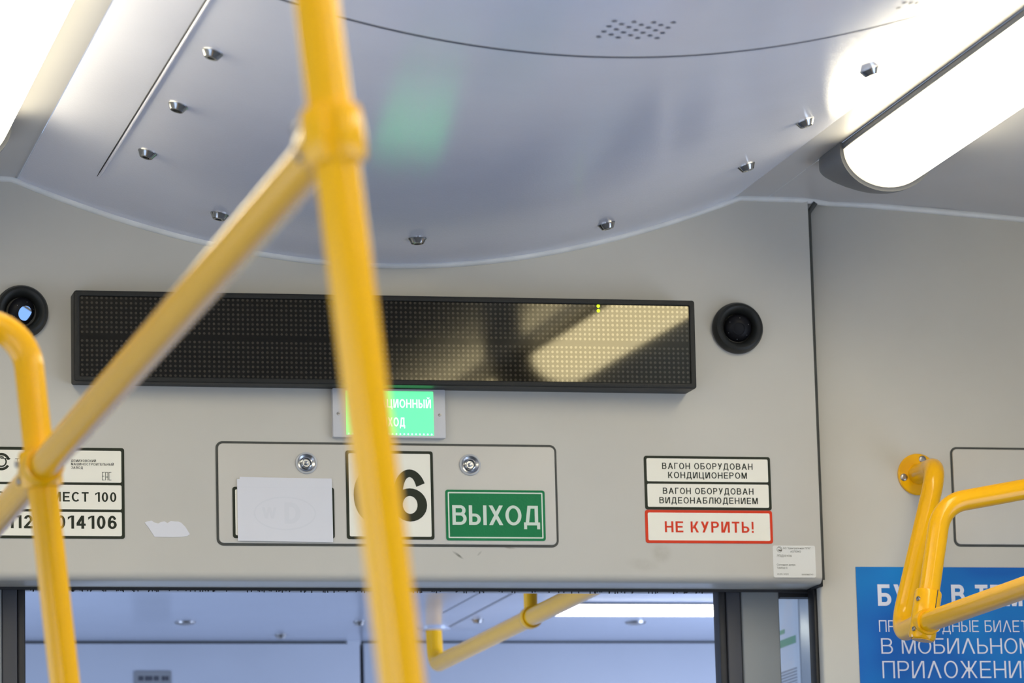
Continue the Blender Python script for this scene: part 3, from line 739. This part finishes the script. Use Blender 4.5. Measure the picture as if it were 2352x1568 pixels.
# ================================================================== CEILING LAMPS
def ceiling_lamp(s, y0, y1, label):
    """half-round tube light along the carriage, y0 nearest the end wall"""
    X = s*0.720; R = 0.071; zt = 2.536
    t = thing('ceiling_lamp', (X, (y0+y1)/2, CZ), label, 'lamp', 'tube lamps along the ceiling')
    mb = MB(); mb.box(X-0.073, X+0.073, y1, y0, zt, CZ-0.0005); mb.build('housing', M['housing'], t, bevel=0.003)
    n = 24; P = [(X + R*math.cos(PI + PI*k/n), zt + 0.059*math.sin(PI + PI*k/n)) for k in range(n+1)]
    mb = MB(); mb.slab(P, y1, y0); mb.build('diffuser', M['lens'], t)
    for yy, d in ((y0, 1), (y1, -1)):
        mb = MB(); rows = []
        for j in range(9):
            u = j/8; sc = 1 - 0.74*u**1.7; wf = math.sqrt(max(0.0, 1-(0.90*u)**7)); r = []
            for k in range(n+1):
                a = PI + PI*k/n
                r.append((X + 0.0765*math.cos(a)*wf, yy + d*(0.150*u), zt - 0.002 + 0.0635*math.sin(a)*sc))
            r = [(X - 0.0765*wf, yy + d*0.150*u, CZ-0.0008)] + r + [(X + 0.0765*wf, yy + d*0.150*u, CZ-0.0008)]
            rows.append(r)
        V = [v for r in rows for v in r]; K = len(rows[0])
        F = [(i*K+k, i*K+k+1, (i+1)*K+k+1, (i+1)*K+k) for i in range(8) for k in range(K-1)] + [tuple(range(K)), tuple(range(8*K, 9*K))]
        mb.add(V, F); mb.build('end_cap', M['housing'], t)
    return t
ceiling_lamp(1, -0.40, -2.10, 'glowing tube lamp with grey end cap at the upper right')
ceiling_lamp(-1, -0.40, -2.10, 'glowing tube lamp cut off at the upper left corner')
for yy in (-2.45, -4.50):
    for s in (-1, 1): ceiling_lamp(s, yy, yy-1.70, 'glowing tube lamp further back along the carriage ceiling')
# vestibule lamp, across the car
t = thing('ceiling_strip_lamp', (0.86, 1.28, VZ), 'bright strip lamp across the vestibule ceiling beyond the doorway', 'lamp')
mb = MB(); mb.box(0.58, 1.15, 1.19, 1.38, VZ-0.003, VZ); mb.build('housing', M['housing'], t, bevel=0.002)
n = 16; mb = MB(); prof = [(1.285 + 0.085*math.cos(PI + PI*k/n), VZ-0.003 + 0.006*math.sin(PI + PI*k/n)) for k in range(n+1)]; k = len(prof)
mb.add([(0.585, a, b) for a, b in prof] + [(1.145, a, b) for a, b in prof], [tuple(range(k)), tuple(range(k, 2*k))] + [(i, (i+1) % k, (i+1) % k+k, i+k) for i in range(k)])
mb.build('diffuser', M['vlens'], t)

# ================================================================== YELLOW RAILS
TR = 0.0168
def screw_at(parent, c, n, r=0.0045):
    mb = MB(); mb.lathe([(r, -0.001), (r, 0.0012), (r*0.8, 0.0024), (r*0.42, 0.0026), (r*0.40, 0.0014), (0, 0.0014)], c, n, 16)
    return mb.build('screw', M['steel'], parent)
def tee_clamp(parent, c, axis, branch, both=False, front=(-0.22, -0.97, 0)):
    """cast clamp: collar round the post, open groove towards the seats, and a sleeve for the rail"""
    c = Vector(c); ax = Vector(axis).normalized(); br = Vector(branch).normalized()
    fr = Vector(front); fr = (fr - ax*fr.dot(ax)).normalized(); sd = ax.cross(fr)
    prof = [(0.0, -0.022), (0.0045, -0.0205), (0.0062, -0.017), (0.0066, 0.0), (0.0062, 0.017), (0.0045, 0.0205), (0.0, 0.022)]
    n = 72; V = []
    for dr, h in prof:
        for k in range(n):
            an = 2*PI*k/n; d = min(an, 2*PI-an)
            g = 0.30 if d < 0.17 else (1.0 if d > 0.30 else 0.30 + 0.70*(d-0.17)/0.13)
            V.append(c + ax*h + (fr*math.cos(an) + sd*math.sin(an))*(TR + dr*g))
    F = [(i*n+k, i*n+(k+1) % n, (i+1)*n+(k+1) % n, (i+1)*n+k) for i in range(len(prof)-1) for k in range(n)]
    mb = MB(); mb.add(V, F)
    L0 = -0.036 if both else 0.0
    mb.lathe([(TR, L0), (TR+0.0038, L0), (TR+0.0052, L0+0.003), (TR+0.0056, 0.002), (TR+0.0052, 0.040), (TR+0.0038, 0.043), (TR, 0.043)], c, br, 32)
    cl = mb.build('clamp', M['yellow'], parent)
    u = Vector((-1, 0, 0))
    for zz in (-0.010, 0.010):
        screw_at(cl, c + Vector((0, 1, 0))*0.026 + ax*zz + u*(TR+0.0050), u, 0.0044)
    return cl
def pole_x(x18, z): return x18 + (1.80 - z)*0.107
def rack_pole(y, x18, zb, label):
    t = thing('grab_pole', (pole_x(x18, 0.0), y, 0), label, 'pole', 'leaning yellow grab poles')
    path = fillet([(pole_x(x18, 0.0), y, 0.0), (pole_x(x18, zb), y, zb), (-1.66, y, zb+0.13)], 0.055, 14)
    mb = MB(); mb.sweep(path, TR, 28); mb.build('tube', M['yellow'], t)
    mb = MB(); mb.lathe([(0.045, 0), (0.045, 0.006), (0.03, 0.010), (TR, 0.014)], (pole_x(x18, 0), y, 0), (0, 0, 1), 32); mb.build('foot_flange', M['yellow'], t)
    return t
ax_pole = Vector((-0.107, 0, 1)).normalized()
near = rack_pole(-3.47, -0.7645, 2.00, 'tall thick yellow pole in the foreground, nearest the camera')
far = rack_pole(-1.85, -0.7815, 1.953, 'yellow pole with a bent top at the left edge')
ZR = 1.797
tee_clamp(near, (-0.7643, -3.47, ZR), ax_pole, (-0.003, 1, 0))
tee_clamp(far, (-0.7813, -1.85, ZR), ax_pole, (-0.003, -1, 0), True)
t = thing('handrail', (-0.772, -2.6, ZR), 'long yellow handrail slanting from the tall pole down to the bent pole', 'handrail', 'left handrail lengths')
mb = MB(); mb.sweep([(-0.7645, -3.452, ZR), (-0.7811, -1.868, ZR)], TR, 28); mb.build('tube', M['yellow'], t)
t = thing('handrail', (-0.79, -0.9, ZR), 'yellow handrail running on beyond the bent pole to the left edge', 'handrail', 'left handrail lengths')
mb = MB(); mb.sweep([(-0.7815, -1.832, ZR), (-0.799, 0.028, ZR)], TR, 28); mb.build('tube', M['yellow'], t)

# right side: wall bracket + rack tube + clamp, and its own lengthwise rail
TQ = 0.0165
t = thing('grab_rail', (0.897, 0.03, 2.09), 'bent yellow grab rail flanged to the wall above the blue poster', 'grab rail')
mb = MB(); mb.sweep(fillet([(0.897, 0.028, 2.092), (0.877, -0.128, 2.082), (0.804, -0.114, 1.812), (0.796, -0.262, 1.815)], [0.046, 0.046], 14), TQ, 28); mb.build('bracket_tube', M['yellow'], t)
mb = MB(); mb.lathe([(0, 0.0), (0.0345, 0.0), (0.0345, 0.004), (0.0330, 0.0055), (0.018, 0.0060), (TQ, 0.0085)], (0.897, 0.0295, 2.092), (0, -1, 0), 40)
fl = mb.build('flange', M['yellow'], t)
for a in (72, 192, 312):
    screw_at(fl, (0.897 + 0.026*math.cos(math.radians(a)), 0.0242, 2.092 + 0.026*math.sin(math.radians(a))), (0, -1, 0), 0.0062)
mb = MB(); mb.sweep(fillet([(0.7915, -0.262, 1.785), (0.8335, -0.262, 2.000), (1.66, -0.262, 2.150)], 0.055, 14), TQ, 28); mb.build('rack_tube', M['yellow'], t)
axr = Vector((0.0420, 0, 0.215)).normalized(); cc = Vector((0.7985, -0.262, 1.826))
mb = MB()
mb.lathe([(TQ, -0.040), (TQ+0.003, -0.040), (TQ+0.0048, -0.036), (TQ+0.0050, 0.0), (TQ+0.0048, 0.034), (TQ+0.003, 0.038), (TQ, 0.038)], cc, axr, 32)
mb.lathe([(TQ, 0.0), (TQ+0.0042, 0.0), (TQ+0.0046, 0.020), (TQ+0.0036, 0.026), (TQ, 0.026)], cc - axr*0.014, (0, -1, 0), 32)
cl = mb.build('clamp', M['yellow'], t)
mb = MB(); mb.sweep([cc + axr*z + Vector((0.0085, -0.0198, 0)) for z in (-0.006, 0.0372)], 0.0008, 6); mb.build('split_line', M['gasket'], cl)
for z in (0.024, -0.024):
    screw_at(cl, cc + axr*z + Vector((-0.0185, -0.0105, 0)), (-0.87, -0.5, 0.15), 0.0040)
zr2 = (cc - axr*0.014).z
t = thing('handrail', (0.7958, -1.9, zr2), 'yellow handrail running out to the right edge from the grab rail clamp', 'handrail')
mb = MB(); mb.sweep([(0.7958, -0.275, zr2), (0.7958, -3.6, zr2)], TQ, 28); mb.build('tube', M['yellow'], t)

# vestibule grab rail
t = thing('vestibule_rail', (0.424, 1.62, VZ), 'yellow ceiling grab rail hooked down in the vestibule beyond the doorway', 'grab rail')
mb = MB(); mb.sweep(fillet([(0.424, 1.615, VZ), (0.424, 1.600, 1.945), (0.424, 0.30, 1.945), (0.424, 0.28, VZ)], 0.04, 10), 0.0165, 24); mb.build('tube', M['yellow'], t)
mb = MB(); mb.lathe([(0.034, 0), (0.033, 0.004), (0.018, 0.006)], (0.424, 1.615, VZ), (0, 0, -1), 24); mb.build('flange', M['vceil'], t)
mb = MB(); mb.sweep([(0.424, 0.80, VZ), (0.424, 0.80, 1.95)], 0.0125, 20); mb.build('hanger', M['yellow'], t)
mb = MB(); mb.lathe([(0.0165, -0.014), (0.0190, -0.014), (0.0205, -0.010), (0.0205, 0.010), (0.0190, 0.014), (0.0165, 0.014)], (0.424, 0.80, 1.945), (0, 1, 0), 24); mb.build('clamp', M['yellow'], t)
# small plate on the far vestibule wall (print too blurred to read)
t = thing('wall_plate', (-0.103, 1.85, 1.93), 'small grey plate on the far vestibule wall, seen under the lintel', 'sign')
mb = MB(); mb.rplate(-0.140, -0.066, 1.885, 1.960, 0.003, 1.848, 1.85, 4); mb.build('backing', M['plate'], t, smooth=False)
mb = MB()
for a, b in ((-0.132, -0.122), (-0.119, -0.104), (-0.101, -0.091), (-0.085, -0.078), (-0.077, -0.071)): mb.rplate(a, b, 1.940, 1.949, 0.001, 1.8474, 1.8481, 2)
mb.build('blurred_print', M['plateink'], t, smooth=False)
# notice on the vestibule partition, seen through the right door pane
t = thing('notice_sheet', (0.90, 0.78, 1.80), 'white notice with a green heading, seen through the right door pane', 'notice')
def side_rect(mb, ya, yb, za, zb, x): mb.add([(x, ya, za), (x, yb, za), (x, yb, zb), (x, ya, zb)], [(0, 1, 2, 3)])
mb = MB(); mb.box(0.8990, 0.9000, 0.715, 0.93, 1.70, 1.985); mb.build('sheet', M['paper'], t, smooth=False)
mb = MB(); side_rect(mb, 0.735, 0.90, 1.893, 1.907, 0.8986); side_rect(mb, 0.80, 0.90, 1.917, 1.925, 0.8986); mb.build('heading', M['greenink'], t, smooth=False)
mb = MB()
for k in range(6): side_rect(mb, 0.735, 0.90, 1.846 - k*0.0055, 1.849 - k*0.0055, 0.8986)
for k in range(4): side_rect(mb, 0.735, 0.90, 1.800 - k*0.0055, 1.803 - k*0.0055, 0.8986)
mb.build('small_print', M['greyink'], t, smooth=False)

# ================================================================== DAYLIGHT, WORLD, CAMERA
def daylight(name, x, y, z, sy, sz, dirx, power, col):
    l = bpy.data.lights.new(name, 'AREA'); l.shape = 'RECTANGLE'; l.size = sz; l.size_y = sy; l.energy = power; l.color = col
    o = bpy.data.objects.new(name, l); COL.objects.link(o); o.location = (x, y, z)
    o.rotation_euler = (0, -PI/2 if dirx > 0 else PI/2, 0)
    return o
SKY = (0.62, 0.76, 1.0)
for (a, b) in WIN:
    for s in (-1, 1):
        daylight('window_daylight', s*1.69, (a+b)/2, 1.325, b-a, 0.85, -s, ((6.0 if s < 0 else 12.0) if a > -5 else (19.0 if s < 0 else 28.0)), SKY)
daylight('vestibule_daylight', -1.16, 0.925, 1.35, 0.85, 1.0, 1, 20, (0.50, 0.66, 1.0))
daylight('vestibule_daylight', 1.59, 0.925, 1.35, 0.85, 1.0, -1, 36, (0.52, 0.66, 1.0))
w = bpy.data.worlds.new('sky'); scene.world = w; w.use_nodes = True
w.node_tree.nodes['Background'].inputs[0].default_value = (0.6, 0.75, 1.0, 1); w.node_tree.nodes['Background'].inputs[1].default_value = 0.6

cam = bpy.data.cameras.new('camera'); co = bpy.data.objects.new('camera', cam); COL.objects.link(co)
R_ = Vector((0.97260058, -0.23109512, -0.02536067)); U_ = Vector((-0.01725912, -0.18055869, 0.98341277)); F_ = Vector((0.23184098, 0.95603013, 0.17959999))
mw = Matrix(((R_.x, U_.x, -F_.x, -1.3380686), (R_.y, U_.y, -F_.y, -6.37603329), (R_.z, U_.z, -F_.z, 1.10), (0, 0, 0, 1)))
co.matrix_world = mw
cam.sensor_width = 36.0; cam.sensor_fit = 'HORIZONTAL'; cam.lens = 9500/2352*36.0
cam.dof.use_dof = True; cam.dof.focus_distance = 6.35; cam.dof.aperture_fstop = 145.4/20.0; cam.dof.aperture_blades = 0
cam.clip_start = 0.05; cam.clip_end = 60
scene.camera = co
vs = scene.view_settings
vs.view_transform = 'Standard'; vs.look = 'None'; vs.exposure = 0.17; vs.gamma = 1.0; vs.use_curve_mapping = False
scene.cycles.use_denoising = True
scene.cycles.sample_clamp_indirect = 6.0
scene.cycles.max_bounces = 10
for o in scene.objects:
    if '_o' in o: del o['_o']
